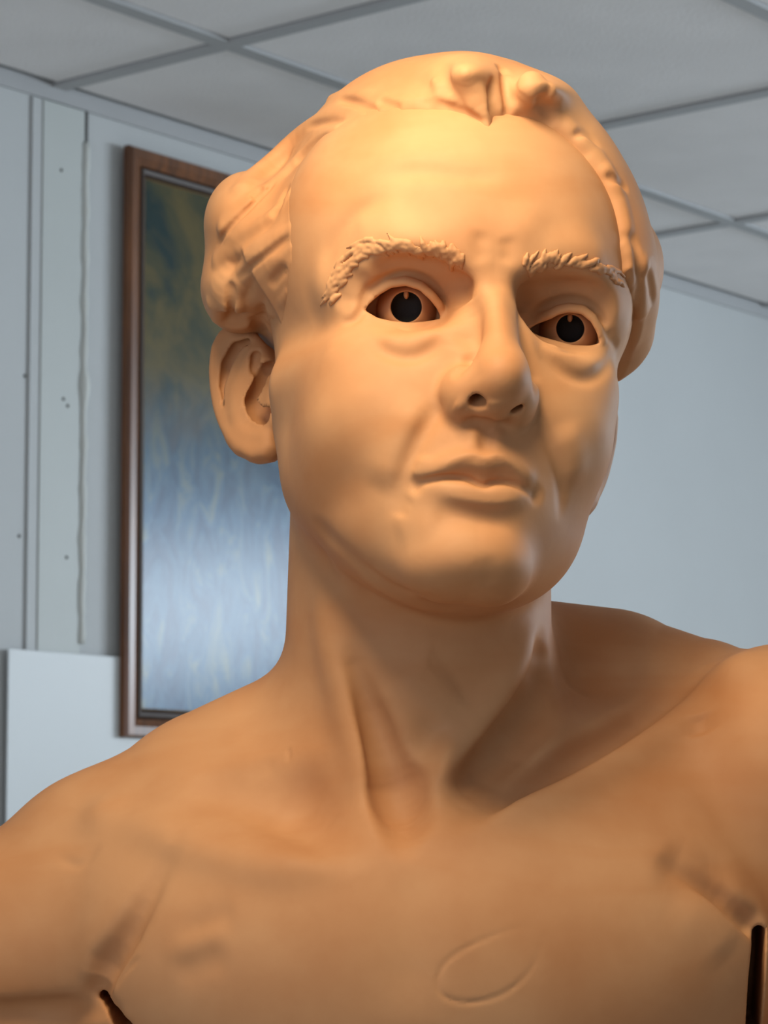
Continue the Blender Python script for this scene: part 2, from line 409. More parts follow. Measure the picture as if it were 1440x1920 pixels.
gouge([(640, 1190), (664, 1250), (694, 1335), (720, 1415), (738, 1470), (746, 1508), (752, 1545), (756, 1585)], [1, 3, 5.5, 7.5, 9, 8.5, 5.5, 2], [9, 0, -3.5, -6, -7.5, -5.5, 1, 8], 8)
gouge([(725, 1400), (750, 1470), (765, 1510)], [5, 8, 6], [8, 2, 7], 12)
gouge([(1030, 1220), (1005, 1300), (950, 1395), (890, 1460), (845, 1495)], [1, 6, 9, 7, 1], [13, 2, 1, 1, 10], 12)
gouge([(840, 1535), (920, 1500), (1000, 1466), (1100, 1414), (1200, 1350), (1320, 1245)], [1, 4, 6, 6, 5, 1], [10, 1, 0, 0, 1, 9], 8)
gouge([(420, 1450), (540, 1500), (640, 1560)], [6, 13, 6], [16, 7, 16], 14)
gouge([(330, 1540), (290, 1650), (240, 1750), (200, 1815), (183, 1860)], [.5, 2, 5, 6, 5], [8, 1, -2, -4, -3], 8)
gouge([(1230, 1600), (1300, 1648), (1350, 1684), (1407, 1732)], [.5, 2, 4, 5], [7, 1, -2, -3], 6)
gouge([(764, 918), (778, 908), (830, 895), (870, 896), (895, 906), (910, 909), (928, 903), (960, 906), (1012, 928)], [1.2, 1.9, 1.4, 1.4, 1.4, 1.4, 1.4, 1.4, 1.1], [1.5, -.6, -1, -1, -1, -1, -1, -1, 1], .8)
#END_STROKES
def resolve(raw, field, dest):
    allp = np.concatenate([np.array(r[0]) for r in raw]); Q = trace(allp, field); i = 0
    for pts, amp, w, prof, fade in raw:
        q = Q[i:i + len(pts)]; i += len(pts)
        if dest is HSTROKES and len(q) > 4:
            for _ in range(5): q[1:-1] = q[1:-1] * .5 + (q[:-2] + q[2:]) * .25
        c = (q.min(0) + q.max(0)) / 2; R = float(np.sqrt(((q - c) ** 2).sum(1)).max())
        dest.append((q, amp, w, prof, fade, c, R))
def strokes_disp(P, lo, hi, strokes):
    out = np.zeros(len(P), np.float32)
    for q, amp, w, prof, fade, c, R in strokes:
        reach = R + 3.2 * w
        if np.sqrt((np.maximum(np.maximum(lo - c, c - hi), 0) ** 2).sum()) > reach: continue
        m = np.nonzero(((P - c) ** 2).sum(1) < reach * reach)[0]
        if len(m) == 0: continue
        d, t = polyline_d(P[m], q)
        g = np.exp(-(d / w) ** 2) if prof == 'g' else np.exp(-d / w) * np.clip(1.0 - d / (3 * w), 0, 1)
        if fade > 0:
            a = np.clip(t / fade, 0, 1); b = np.clip((1 - t) / fade, 0, 1); g = g * (a * a * (3 - 2 * a)) * (b * b * (3 - 2 * b))
        out[m] += amp * g
    return out

# ---- eyes
EYES = [dict(c=(762, 572), out=(684, 583), inn=(827, 597), pr=31, Y=None,
             up=[(684, 582), (692, 570), (710, 554), (733, 540), (760, 536), (786, 544), (806, 562), (820, 580), (827, 597)],
             low=[(814, 600), (795, 603), (770, 605), (735, 602), (708, 596)],
             crease=[(676, 556), (699, 539), (722, 524), (750, 514), (780, 517), (806, 532), (826, 562), (833, 590)]),
        dict(c=(1071, 613), out=(1123, 645), inn=(989, 619), pr=28.5, Y=None,
             up=[(989, 619), (1006, 608), (1033, 598), (1048, 590), (1066, 586), (1090, 589), (1108, 604), (1119, 624), (1124, 644)],
             low=[(1105, 648), (1075, 647), (1040, 638), (1012, 630)],
             crease=[(990, 594), (1028, 572), (1059, 562), (1091, 565), (1114, 581), (1135, 618)])]
EYE_R = 15.0
for e in EYES: e['poly'] = np.array([q for q in e['up']] + [q for q in e['low']], float)
for e in EYES: stroke(e['crease'], -2.4, 2.0, 'g', .12)
def setup_eyes():
    for e in EYES:
        P = trace(np.array([e['c']]), bust_base)[0]
        e['surf'] = P; e['E'] = P + np.float32([0, EYE_R + 1.2, -1.0])
        ctr = trace(np.array([( (a[0]+b[0])/2, (a[1]+b[1])/2) for a, b in zip(smooth_path(e['up'], 3)[1:-1], smooth_path(e['crease'], 3)[1:])] if False else [(x, y - 6) for x, y in e['up']]), lambda p: np.sqrt(((p - e['E']) ** 2).sum(1)) - (EYE_R + 3.7))
        e['lid'] = ctr
        e['lowlid'] = trace(np.array([(e['out'])] + [(x, y + 4) for x, y in (e['low'] if e['out'][0] > e['inn'][0] else e['low'][::-1])] + [e['inn']]), lambda p: np.sqrt(((p - e['E']) ** 2).sum(1)) - (EYE_R + 1.6))
def ear_field(P, q2, side_pts):
    pass

def bust(P):
    lo, hi = P.min(0), P.max(0)
    d = bust_base(P)
    d = d - strokes_disp(P, lo, hi, STROKES)
    for q, r, k, c, R in GOUGE3:
        if np.sqrt((np.maximum(np.maximum(lo - c, c - hi), 0) ** 2).sum()) > R: continue
        m = np.nonzero(((P - c) ** 2).sum(1) < R * R)[0]
        if len(m): d[m] = smax(d[m], -chain(P[m], q, r), k)
    for c in CARVES:
        if np.any(lo > c[3] + 55) or np.any(hi < c[3] - 16): continue
        d = smax(d, -cap(P, c[3] - c[1] * 0.2, c[3] + c[1], c[2], c[2] * .7), 1.2)
    # eyelids and the eye opening
    for e in EYES:
        E = e['E']
        if np.any(lo > E + 34) or np.any(hi < E - 34): continue
        m = np.nonzero(((P - E) ** 2).sum(1) < 34 ** 2)[0]
        if len(m) == 0: continue
        Q = P[m]; px = np.float32(pix(Q)); dd = d[m]
        dd = smin(dd, np.maximum(np.sqrt(((Q - E) ** 2).sum(1)) - (EYE_R + 1.6), -1e3), 1.5)
        l = polyline_d(Q, e['lid'])[0] - 2.7
        dd = smin(dd, l, 1.2)
        l2 = polyline_d(Q, e['lowlid'])[0] - 1.2
        dd = smin(dd, l2, 2.0)
        op = poly2(px, e['poly']) * np.float32(MMPX)
        op = np.maximum(op, Q[:, 1] - (E[1] - 1))
        dd = smax(dd, -op, 0.7)
        d[m] = dd
    # ears
    for EAR in EARS:
        c, R = EAR['c'], EAR['R']
        if np.sqrt((np.maximum(np.maximum(lo - c, c - hi), 0) ** 2).sum()) > R: continue
        m = np.nonzero(((P - c) ** 2).sum(1) < R * R)[0]
        if len(m) == 0: continue
        d[m] = ear_apply(P[m], d[m], EAR)
    d = smax(d, cut_plane(P), 2)
    return d
def cut_plane(P): return -(P[:, 2] + 0.127 * P[:, 1]) - 330.0
EARS = []
def make_ears():
    out = ear3(EAR_OUT)
    Fr = np.cross(out[3] - out[9], out[6] - out[13]); Fr /= np.linalg.norm(Fr)
    if Fr[1] > 0: Fr = -Fr
    helix = ear3(smooth_path([(512, 712), (497, 675), (482, 640), (462, 620), (440, 614), (420, 626), (406, 655), (402, 705), (410, 765), (428, 812), (450, 842)], 3), -1.5)
    anti = ear3(smooth_path([(478, 660), (462, 700), (447, 745), (450, 790), (470, 818), (500, 822)], 3), -2.5)
    lobe = ear3(smooth_path([(455, 825), (480, 848), (505, 846)], 3), 1)
    tragus = ear3([(522, 720), (518, 755), (524, 790)], -2)
    scapha = ear3([(468, 640), (446, 652), (430, 682), (424, 722), (427, 762), (434, 790)], -2.2)
    fossa = ear3([(484, 668), (480, 695)], -3)
    concha = ear3(smooth_path([(506, 700), (494, 730), (482, 752), (488, 774), (508, 786), (516, 780)], 3), .5)
    crus = ear3([(500, 668), (514, 700), (521, 740)], 5)
    bowl = ear3([(484, 742), (490, 778)], 13)
    for side in (-1, 1):
        T = lambda q: np.float32(q)
        if side == 1:
            def T(q):
                h = v2h(np.float32(q)); h[:, 0] = -h[:, 0] ; return np.float32(h2v(h) + EAR_L_SHIFT)
        o = T(out); f = T(np.array([out[0], out[0] + Fr * 10])); f = (f[1] - f[0]) / np.linalg.norm(f[1] - f[0])
        c = o.mean(0); ex = np.cross([0, 0, 1], f); ex /= np.linalg.norm(ex); ey = np.cross(f, ex)
        EARS.append(dict(c=c, R=48.0, f=np.float32(f), ex=np.float32(ex), ey=np.float32(ey), poly=np.stack([(o - c) @ ex, (o - c) @ ey], 1),
                         helix=T(helix), anti=T(anti), lobe=T(lobe), tragus=T(tragus), scapha=T(scapha), concha=T(concha), bowl=T(bowl), fossa=T(fossa), crus=T(crus)))
EAR_L_SHIFT = np.array([-3.0, 0, -9])
def ear_apply(P, d, A):
    r = P - A['c']; u = np.stack([r @ A['ex'], r @ A['ey']], 1); t = r @ A['f']
    pl = smax(poly2(u, A['poly']) + 2.0, np.abs(t) - 3.2, 3) - 1.2
    pl = smin(pl, polyline_d(P, A['helix'])[0] - 2.9, 1.5)
    pl = smin(pl, polyline_d(P, A['lobe'])[0] - 5.5, 5)
    pl = smin(pl, polyline_d(P, A['anti'])[0] - 3.0, 3)
    pl = smax(pl, -chain(P, A['scapha'], [2.2, 3.6, 3.9, 3.3, 2.5, 1.4]), 1.5)
    pl = smax(pl, -chain(P, A['fossa'], [3.2, 2.6]), 1.5)
    pl = smin(pl, cap(P, A['bowl'][0], A['bowl'][1], 14.5, 14), 4)
    d = smin(d, pl, 4)
    d = smin(d, polyline_d(P, A['tragus'])[0] - 3.5, 4)
    d = smin(d, polyline_d(P, A['crus'])[0] - 4.5, 5)
    d = smax(d, -(polyline_d(P, A['concha'])[0] - 5.4), 1.5)
    return d

# ---- meshing
def mesh_field(field, lo, hi, h, project=2):
    B = 8; lo = np.float32(lo); n = np.ceil((np.float32(hi) - lo) / (h * B)).astype(int); S = n * B + 1
    gx, gy, gz = [np.arange(k) for k in n]
    blk = np.stack(np.meshgrid(gx, gy, gz, indexing='ij'), -1).reshape(-1, 3)
    cen = lo + (blk + 0.5).astype(np.float32) * np.float32(h * B)
    ch = [cen[i:i + 4000] for i in range(0, len(cen), 4000)]
    with ThreadPoolExecutor(4) as ex: dc = np.concatenate(list(ex.map(field, ch)))
    F = np.repeat(np.repeat(np.repeat(np.where(dc > 0, 100, -100).astype(np.float32).reshape(n), B, 0), B, 1), B, 2)
    F = np.pad(F, ((0, 1),) * 3, mode='edge')
    act = blk[np.abs(dc) < h * B * 1.25]
    loc = np.stack(np.meshgrid(*[np.arange(B + 1)] * 3, indexing='ij'), -1).reshape(-1, 3)
    G = 24
    groups = [act[i:i + G] for i in range(0, len(act), G)]
    def run(g):
        idx = (g[:, None] * B + loc[None]).reshape(-1, 3)
        return idx, field(lo + idx.astype(np.float32) * np.float32(h))
    with ThreadPoolExecutor(4) as ex:
        for idx, v in ex.map(run, groups): F[idx[:, 0], idx[:, 1], idx[:, 2]] = v
    neg = F < 0
    # cells with a sign change
    s = np.zeros(tuple(S - 1), np.int8)
    for i in (0, 1):
        for j in (0, 1):
            for k in (0, 1): s += neg[i:S[0] - 1 + i, j:S[1] - 1 + j, k:S[2] - 1 + k]
    cells = np.argwhere((s > 0) & (s < 8)); cid = np.full(tuple(S - 1), -1, np.int32)
    cid[cells[:, 0], cells[:, 1], cells[:, 2]] = np.arange(len(cells))
    acc = np.zeros((len(cells), 3)); cnt = np.zeros(len(cells))
    corners = [(i, j, k) for i in (0, 1) for j in (0, 1) for k in (0, 1)]
    val = {c: F[cells[:, 0] + c[0], cells[:, 1] + c[1], cells[:, 2] + c[2]] for c in corners}
    for a in corners:
        for ax in range(3):
            if a[ax] == 0:
                b = list(a); b[ax] = 1; b = tuple(b)
                va, vb = val[a], val[b]; m = (va < 0) != (vb < 0)
                t = va[m] / (va[m] - vb[m]); q = np.tile(np.array(a, float), (m.sum(), 1)); q[:, ax] += t
                acc[m] += q; cnt[m] += 1
    V = lo + (cells + acc / cnt[:, None]) * h
    quads = []
    for ax in range(3):
        sl0 = [slice(None)] * 3; sl1 = [slice(None)] * 3; sl0[ax] = slice(0, -1); sl1[ax] = slice(1, None)
        a = neg[tuple(sl0)]; b = neg[tuple(sl1)]
        e = np.argwhere(a != b); o = [i for i in range(3) if i != ax]
        e = e[(e[:, o[0]] > 0) & (e[:, o[1]] > 0) & (e[:, o[0]] < S[o[0]] - 1) & (e[:, o[1]] < S[o[1]] - 1)]
        fl = a[e[:, 0], e[:, 1], e[:, 2]]
        q = []
        for (i, j) in ((-1, -1), (0, -1), (0, 0), (-1, 0)):
            f = e.copy(); f[:, o[0]] += i; f[:, o[1]] += j; q.append(cid[f[:, 0], f[:, 1], f[:, 2]])
        q = np.stack(q, 1)
        if ax == 1: fl = ~fl
        q[~fl] = q[~fl][:, ::-1]; quads.append(q)
    quads = np.concatenate(quads)
    V = V.astype(np.float32)
    for _ in range(project):
        chunks = np.array_split(np.arange(len(V)), max(1, len(V) // 20000))
        def newton(ix):
            p = V[ix]; e = np.float32(0.25); d = field(p)
            g = np.stack([field(p + np.eye(3, dtype=np.float32)[i] * e) - d for i in range(3)], 1) / e
            g2 = np.maximum((g * g).sum(1), 0.25)
            st = (d / g2)[:, None] * g; L = np.sqrt((st * st).sum(1))[:, None]
            return ix, p - st * np.minimum(1, h * 0.5 / np.maximum(L, 1e-9))
        with ThreadPoolExecutor(4) as ex:
            for ix, p in ex.map(newton, chunks): V[ix] = p
    return V, quads
def to_mesh(name, V, Q, m, parent, origin):
    me = bpy.data.meshes.new(name)
    Wd = view2world(V) - np.array(origin)
    me.vertices.add(len(Wd)); me.vertices.foreach_set('co', Wd.astype(np.float32).ravel())
    me.loops.add(Q.size); me.loops.foreach_set('vertex_index', Q.astype(np.int32).ravel())
    me.polygons.add(len(Q)); me.polygons.foreach_set('loop_start', np.arange(0, Q.size, 4, dtype=np.int32))
    me.update(calc_edges=True); me.validate()
    return link(name, me, m, parent, smooth=True)

def clay(name, base, dark):
    def build(nt, b):
        tc = nd(nt, 'ShaderNodeTexCoord'); n = nd(nt, 'ShaderNodeTexNoise', i_Scale=14.0, i_Detail=5.0, i_Roughness=0.55)
        nt.links.new(tc.outputs['Object'], n.inputs['Vector'])
        r = ramp(nt, [(0.32, dark), (0.62, base)], n.outputs['Fac'])
        mp = nd(nt, 'ShaderNodeMapping'); mp.inputs['Rotation'].default_value = (0.3, 0.9, 0.4); mp.inputs['Scale'].default_value = (5, 9, 22); nt.links.new(tc.outputs['Object'], mp.inputs[0])
        n3 = nd(nt, 'ShaderNodeTexNoise', i_Scale=1.0, i_Detail=4.0, i_Distortion=0.8); nt.links.new(mp.outputs[0], n3.inputs['Vector'])
        r3 = ramp(nt, [(0.48, (0, 0, 0)), (0.72, (.38, .38, .38))], n3.outputs['Fac'])
        mx = nd(nt, 'ShaderNodeMix', data_type='RGBA'); nt.links.new(r3.outputs[0], mx.inputs[0]); nt.links.new(r.outputs[0], mx.inputs[6]); mx.inputs[7].default_value = (*lin(178, 108, 52), 1)
        nt.links.new(mx.outputs[2], b.inputs['Base Color']); b.inputs['Roughness'].default_value = 0.6
        b.inputs['Specular IOR Level'].default_value = 0.2
        n2 = nd(nt, 'ShaderNodeTexNoise', i_Scale=120.0, i_Detail=4.0); nt.links.new(tc.outputs['Object'], n2.inputs['Vector'])
        bp = nd(nt, 'ShaderNodeBump', i_Strength=0.12, i_Distance=0.001)
        nt.links.new(n2.outputs['Fac'], bp.inputs['Height']); nt.links.new(bp.outputs[0], b.inputs['Normal'])
    return mat(name, build)
M_clay = clay('terracotta_clay', lin(199, 147, 102), lin(184, 128, 84))

# ---- hair: a swept-back mass over the skull, locks pressed in
HAIRLINE = [(528, 618), (540, 560), (553, 490), (550, 420), (549, 350), (566, 300), (610, 256), (660, 228), (720, 212), (790, 205), (850, 212), (890, 228), (917, 238), (928, 219),
            (960, 214), (1000, 219), (1040, 243), (1075, 272), (1105, 305), (1133, 345), (1152, 395), (1162, 450), (1166, 510)]
EAR_GAP = [(60, 150, -60), (72, 136, -18), (77, 133, 12), (80, 115, 25), (79, 98, 17)]
HC = np.float32([0, 92, 20])
def azim(p):                                   # azimuthal map of the head around its forward axis, in mm of arc
    r = p - HC; L = np.sqrt((r * r).sum(1)) + 1e-6; th = np.arccos(np.clip(-r[:, 1] / L, -1, 1))
    k = np.sqrt(r[:, 0] ** 2 + r[:, 2] ** 2) + 1e-6
    return (np.stack([r[:, 0] / k, r[:, 2] / k], 1) * th[:, None] * 92).astype(np.float32)
def setup_hairline():
    tr = v2h(trace(HAIRLINE, head_base))
    pts = np.concatenate([np.float32([(-x, y, z) for x, y, z in EAR_GAP]), tr, np.float32([(70, 76, 8), (73, 88, 0)] + EAR_GAP[::-1])])
    return azim(np.float32(pts))
SKIN2 = setup_hairline()
def hair_base(P):
    p = v2h(P)
    sk = head_base(P)
    s0 = poly2(azim(p), SKIN2)
    L = np.clip((-p[:, 0] - 15) / 50, 0, 1); L = L * L * (3 - 2 * L); Rr = np.clip((p[:, 0] - 10) / 50, 0, 1)
    up = np.clip((p[:, 2] - 15) / 45, 0, 1)
    tf = 11.5 + 9 * L * (1 - .55 * up) - 1.5 * Rr - 3.5 * Rr * up                                      # thickness: fullest on his right side
    nape = np.clip((-p[:, 2] - 30) / 25, 0, 1)
    wid = 22 + 24 * L
    s = np.clip(s0 / wid, 0, 1); s = (1 - (1 - s) ** 1.7) * (1 - nape)
    edge = np.clip((s0 + 1) / 4, 0, 1) * (1 - nape)
    s = s * (1 - L) + L * (lambda v: v * v * (3 - 2 * v))(np.clip(s0 / 50, 0, 1)) * (1 - nape)
    d = sk + 2.0 - (3.8 - 1.9 * L) * edge - (tf - 1.8) * s
    hb = smin(ell(P, at(468, 425, 118), (20, 40, 24)), ell(P, at(449, 540, 120), (17, 36, 20)), 10)   # lumps along the outline
    hb = smin(hb, ell(P, at(1178, 500, 118), (15, 30, 20)), 8)
    hb = smin(hb, ell(P, at(872, 172, 62), (15, 50, 10.5)), 8)
    hb = smin(hb, ell(P, at(1000, 196, 64), (15, 46, 8)), 6)
    hb = smin(hb, ell(P, at(1165, 620, 112), (11, 24, 20)), 6)
    d = smin(d, hb, 12)
    d = smax(d, -(s0 + 3), 1.0)                    # open over the face
    d = smax(d, -(sk + 6), 1.0)                                        # a shell on the skull
    d = smax(d, -p[:, 2] - 52, 3.0)
    return d
HRAW_START = len(RAW)
#BEGIN_HAIR
H = lambda pts, amp, w, fade=0.3: stroke(pts, amp * (1.3 if amp < 0 else .5), w * (.8 if amp < 0 else 1), 'g', fade)
H([(632, 189), (660, 191), (694, 204), (712, 212)], -2.6, 2.2); H([(570, 239), (609, 230), (650, 225)], -2.2, 2.0)
H([(551, 309), (574, 276), (621, 252)], -3.4, 2.6); H([(504, 407), (523, 383), (541, 345)], -3.4, 2.6)
H([(470, 374), (494, 350)], -2.0, 2.0); H([(405, 462), (430, 426), (473, 387), (525, 335)], -2.0, 1.6, 0.2)
H([(705, 187), (730, 196), (755, 206)], -1.6, 2.2)
H([(815, 190), (845, 203), (880, 220), (908, 236)], -2.6, 2.6); H([(820, 112), (838, 150), (830, 190)], -2.2, 5)
H([(921, 222), (919, 180), (925, 140)], -2.8, 2.4); H([(948, 220), (953, 205), (946, 150), (942, 136)], -2.4, 2.2)
H([(870, 215), (895, 185), (905, 150)], 1.8, 4); H([(850, 190), (862, 150), (870, 115)], 1.6, 5); H([(895, 225), (910, 200), (912, 170)], 1.6, 3)
H([(1005, 170), (1022, 205), (1042, 240)], -1.8, 3.0); H([(1066, 258), (1098, 247), (1130, 282)], -1.6, 2.4)
H([(1130, 325), (1160, 340), (1180, 356)], -1.8, 2.4); H([(980, 150), (985, 180), (990, 212)], 1.6, 5)
H([(1050, 225), (1080, 245), (1110, 285)], 1.8, 4); H([(1130, 300), (1150, 330), (1165, 370)], 1.6, 4)
H([(938, 122), (946, 140)], -1.8, 2.6)
H([(1217, 505), (1221, 535), (1226, 575)], -2.6, 2.4); H([(1180, 420), (1195, 470), (1200, 530), (1190, 600)], -1.8, 3.0)
H([(1178, 560), (1180, 620), (1172, 680)], -1.8, 2.6); H([(1205, 560), (1200, 610), (1190, 660)], 1.4, 3)
H([(434, 525), (431, 557), (438, 595)], -3.4, 2.2)
dot((508, 580), 2.2, 5); H([(478, 590), (483, 612), (495, 630)], -3.0, 3.0)
H([(600, 205), (650, 180), (710, 170)], 1.5, 5); H([(580, 255), (620, 242), (660, 236)], 1.4, 3)
H([(535, 310), (575, 262), (600, 245)], 1.4, 4); H([(480, 340), (520, 305), (550, 280)], -1.4, 4)
H([(450, 400), (500, 360), (540, 320)], 1.6, 5); H([(420, 440), (470, 410), (510, 390)], 1.2, 4)
H([(415, 480), (450, 450), (490, 430), (530, 400)], -1.2, 4); H([(460, 470), (500, 445), (540, 420)], 1.2, 4)
H([(400, 500), (405, 550), (420, 600)], 1.0, 5)
H([(440, 528), (470, 500), (510, 470), (545, 440)], -2.4, 1.7, .2); H([(505, 540), (522, 515), (540, 500)], -1.8, 2.2)
H([(700, 140), (770, 150), (820, 170)], -1.0, 6); H([(740, 180), (800, 185)], 1.0, 5)
#END_HAIR
HRAW = RAW[HRAW_START:]; RAW = RAW[:HRAW_START]
LOCKS = [([(705, 196), (640, 205), (590, 225), (545, 258), (500, 300), (455, 350)], (2.5, 7, 6)), ([(630, 245), (585, 268), (545, 310), (510, 350), (465, 385), (420, 430)], (2, 7, 7)),
    ([(552, 352), (525, 388), (490, 420), (450, 452), (412, 485)], (2, 6.5, 7)), ([(553, 420), (520, 448), (482, 482), (452, 520), (436, 575)], (2, 6, 6)),
    ([(540, 550), (525, 575), (510, 604)], (1.5, 4.0, 3)), ([(550, 462), (515, 492), (488, 530), (470, 590)], (1.5, 4.5, 4.5)), ([(430, 500), (412, 545), (408, 600)], (3, 7, 4)),
    ([(800, 207), (740, 190), (680, 172), (620, 182)], (2.5, 7, 3)), ([(917, 236), (898, 205), (882, 165), (873, 140)], (1.8, 5, 1.5)), ([(862, 212), (838, 182), (812, 150)], (2, 7, 3)),
    ([(940, 205), (975, 203), (1020, 215), (1062, 243), (1095, 270), (1122, 302), (1145, 342)], (3.5, 5.5, 4.5)), ([(1108, 300), (1138, 335), (1158, 378), (1170, 430)], (3, 5, 4)),
    ([(985, 200), (990, 175), (992, 160)], (4, 6, 2)), ([(1160, 450), (1188, 468), (1208, 498)], (2, 6, 6)),
    ([(1168, 515), (1188, 540), (1198, 590)], (2, 6, 5))]
LOCK3 = []
def setup_locks():
    for pts, (r0, r1, r2) in LOCKS:
        q = trace(smooth_path(pts, 3), hair_base); e = np.float32(.5)
        for _ in range(4): q[1:-1] = q[1:-1] * .5 + (q[:-2] + q[2:]) * .25; d0 = hair_base(q)
        g = np.stack([hair_base(q + np.eye(3, dtype=np.float32)[i] * e) - d0 for i in range(3)], 1); g /= np.linalg.norm(g, axis=1)[:, None] + 1e-6
        t = np.linspace(0, 1, len(q)); r = np.interp(t, [0, .5, 1], [r0, r1, r2])
        q = q - g * (r * .74)[:, None].astype(np.float32); c = (q.min(0) + q.max(0)) / 2
        LOCK3.append((q, r, c, float(np.linalg.norm(q - c, axis=1).max()) + 8))
def hair_locks(P):
    lo, hi = P.min(0), P.max(0); d = hair_base(P)
    for q, r, c, R in LOCK3:
        if np.sqrt((np.maximum(np.maximum(lo - c, c - hi), 0) ** 2).sum()) > R + 4: continue
        m = np.nonzero(((P - c) ** 2).sum(1) < (R + 4) ** 2)[0]
        if len(m): d[m] = smin(d[m], chain(P[m], q, r), 1.8)
    return d
def hair(P): return hair_locks(P) - strokes_disp(P, P.min(0), P.max(0), HSTROKES)

setup_eyes(); make_ears()
for c, q in zip(CARVES, trace([c[0] for c in CARVES], bust_base)): c.append(q)
resolve([r for r in RAW if r[2] > 3.2], bust_base, STROKES); BROAD = list(STROKES)      # broad masses first, creases on top of them
_bf = lambda P: bust_base(P) - strokes_disp(P, P.min(0), P.max(0), BROAD)
for pts, r, out, k in GOUGES:
    q = trace(pts, _bf); dv = q - np.float32([0, -D0, 0]); q = q - dv / np.linalg.norm(dv, axis=1)[:, None] * np.interp(np.linspace(0, 1, len(q)), np.linspace(0, 1, len(out)), out)[:, None]
    r = np.interp(np.linspace(0, 1, len(q)), np.linspace(0, 1, len(r)), r); c = (q.min(0) + q.max(0)) / 2
    GOUGE3.append((q.astype(np.float32), r, k, c, float(np.linalg.norm(q - c, axis=1).max()) + max(r) + k + 6))
resolve([r for r in RAW if r[2] <= 3.2], lambda P: bust_base(P) - strokes_disp(P, P.min(0), P.max(0), BROAD), STROKES)
setup_locks(); resolve(HRAW, hair_locks, HSTROKES)
STEP = 1.15
origin = view2world([20.0, 80.0, -330.0])
root = tag(empty('clay_bust', origin), 'terracotta clay bust of a bare-chested man with swept-back hair, looking to the right', 'sculpture')
V, Q = mesh_field(bust, (-300, -70, -345), (300, 260, 235), STEP)
to_mesh('figure', V, Q, M_clay, root, origin)
V, Q = mesh_field(hair, (-85, -40, 30), (150, 260, 235), 1.05)
to_mesh('hair', V, Q, M_clay, root, origin)

# ---- eyebrows: short clumps of clay laid over the brow
def bust_skin(P): return bust(P)
def brow(path, width, lean, n, seed):
    r = np.random.default_rng(seed); path = np.array(smooth_path(path, 8)); A, Bp, rad = [], [], []
    L = np.concatenate([[0], np.cumsum(np.linalg.norm(np.diff(path, axis=0), axis=1))])
    for i in range(n):
        t = (i + r.uniform(-.3, .3)) / (n - 1); t = min(max(t, 0), 1)
        x = np.interp(t * L[-1], L, path[:, 0]); y = np.interp(t * L[-1], L, path[:, 1])
        x2 = np.interp(min(t + .03, 1) * L[-1], L, path[:, 0]); y2 = np.interp(min(t + .03, 1) * L[-1], L, path[:, 1])
        tx, ty = x2 - x, y2 - y; k = math.hypot(tx, ty) + 1e-6
        if k < 1e-3: tx, ty = path[-1] - path[-2]; k = math.hypot(tx, ty)
        tx, ty = tx / k, ty / k; nx, ny = ty, -tx
        if ny > 0: nx, ny = -nx, -ny
        a = lean(t) + r.uniform(-.45, .45); l = width(t) * r.uniform(.6, 1.1); o = r.uniform(-.5, .5) * width(t)
        dx, dy = tx * math.cos(a) + nx * math.sin(a), ty * math.cos(a) + ny * math.sin(a)
        A.append((x + nx * o - dx * l * .5, y + ny * o - dy * l * .5)); Bp.append((x + nx * o + dx * l * .5, y + ny * o + dy * l * .5)); rad.append(r.uniform(.65, 1.1))
    A3 = trace(A, bust_skin); M3 = trace((np.array(A) + np.array(Bp)) / 2, bust_skin); B3 = trace(Bp, bust_skin); M3[:, 1] -= .15
    def f(P):
        d = np.full(len(P), 50.0, np.float32); lo, hi = P.min(0), P.max(0)
        for a, m, b, q in zip(A3, M3, B3, rad):
            c = m; R = np.linalg.norm(b - a) / 2 + 6
            if np.sqrt((np.maximum(np.maximum(lo - c, c - hi), 0) ** 2).sum()) > R + 8: continue
            d = smin(d, np.minimum(cap(P, a, m, q * .9, q * 1.15), cap(P, m, b, q * 1.15, q * .45)), .7)
        return d
    allp = np.concatenate([A3, M3, B3]); V, Q = mesh_field(f, allp.min(0) - 4, allp.max(0) + 4, .6, 1)
    to_mesh('eyebrow', V, Q, M_clay, root, origin)
brow([(866, 492), (845, 478), (800, 466), (750, 462), (700, 460), (668, 472), (645, 498), (626, 535), (616, 565)], lambda t: 26 + 4 * t, lambda t: 1.3 - .9 * min(t * 2, 1), 96, 3)
brow([(986, 500), (1005, 490), (1045, 486), (1085, 490), (1122, 500), (1150, 512), (1170, 530)], lambda t: 27 - 10 * t, lambda t: 1.0 - .7 * t, 52, 5)

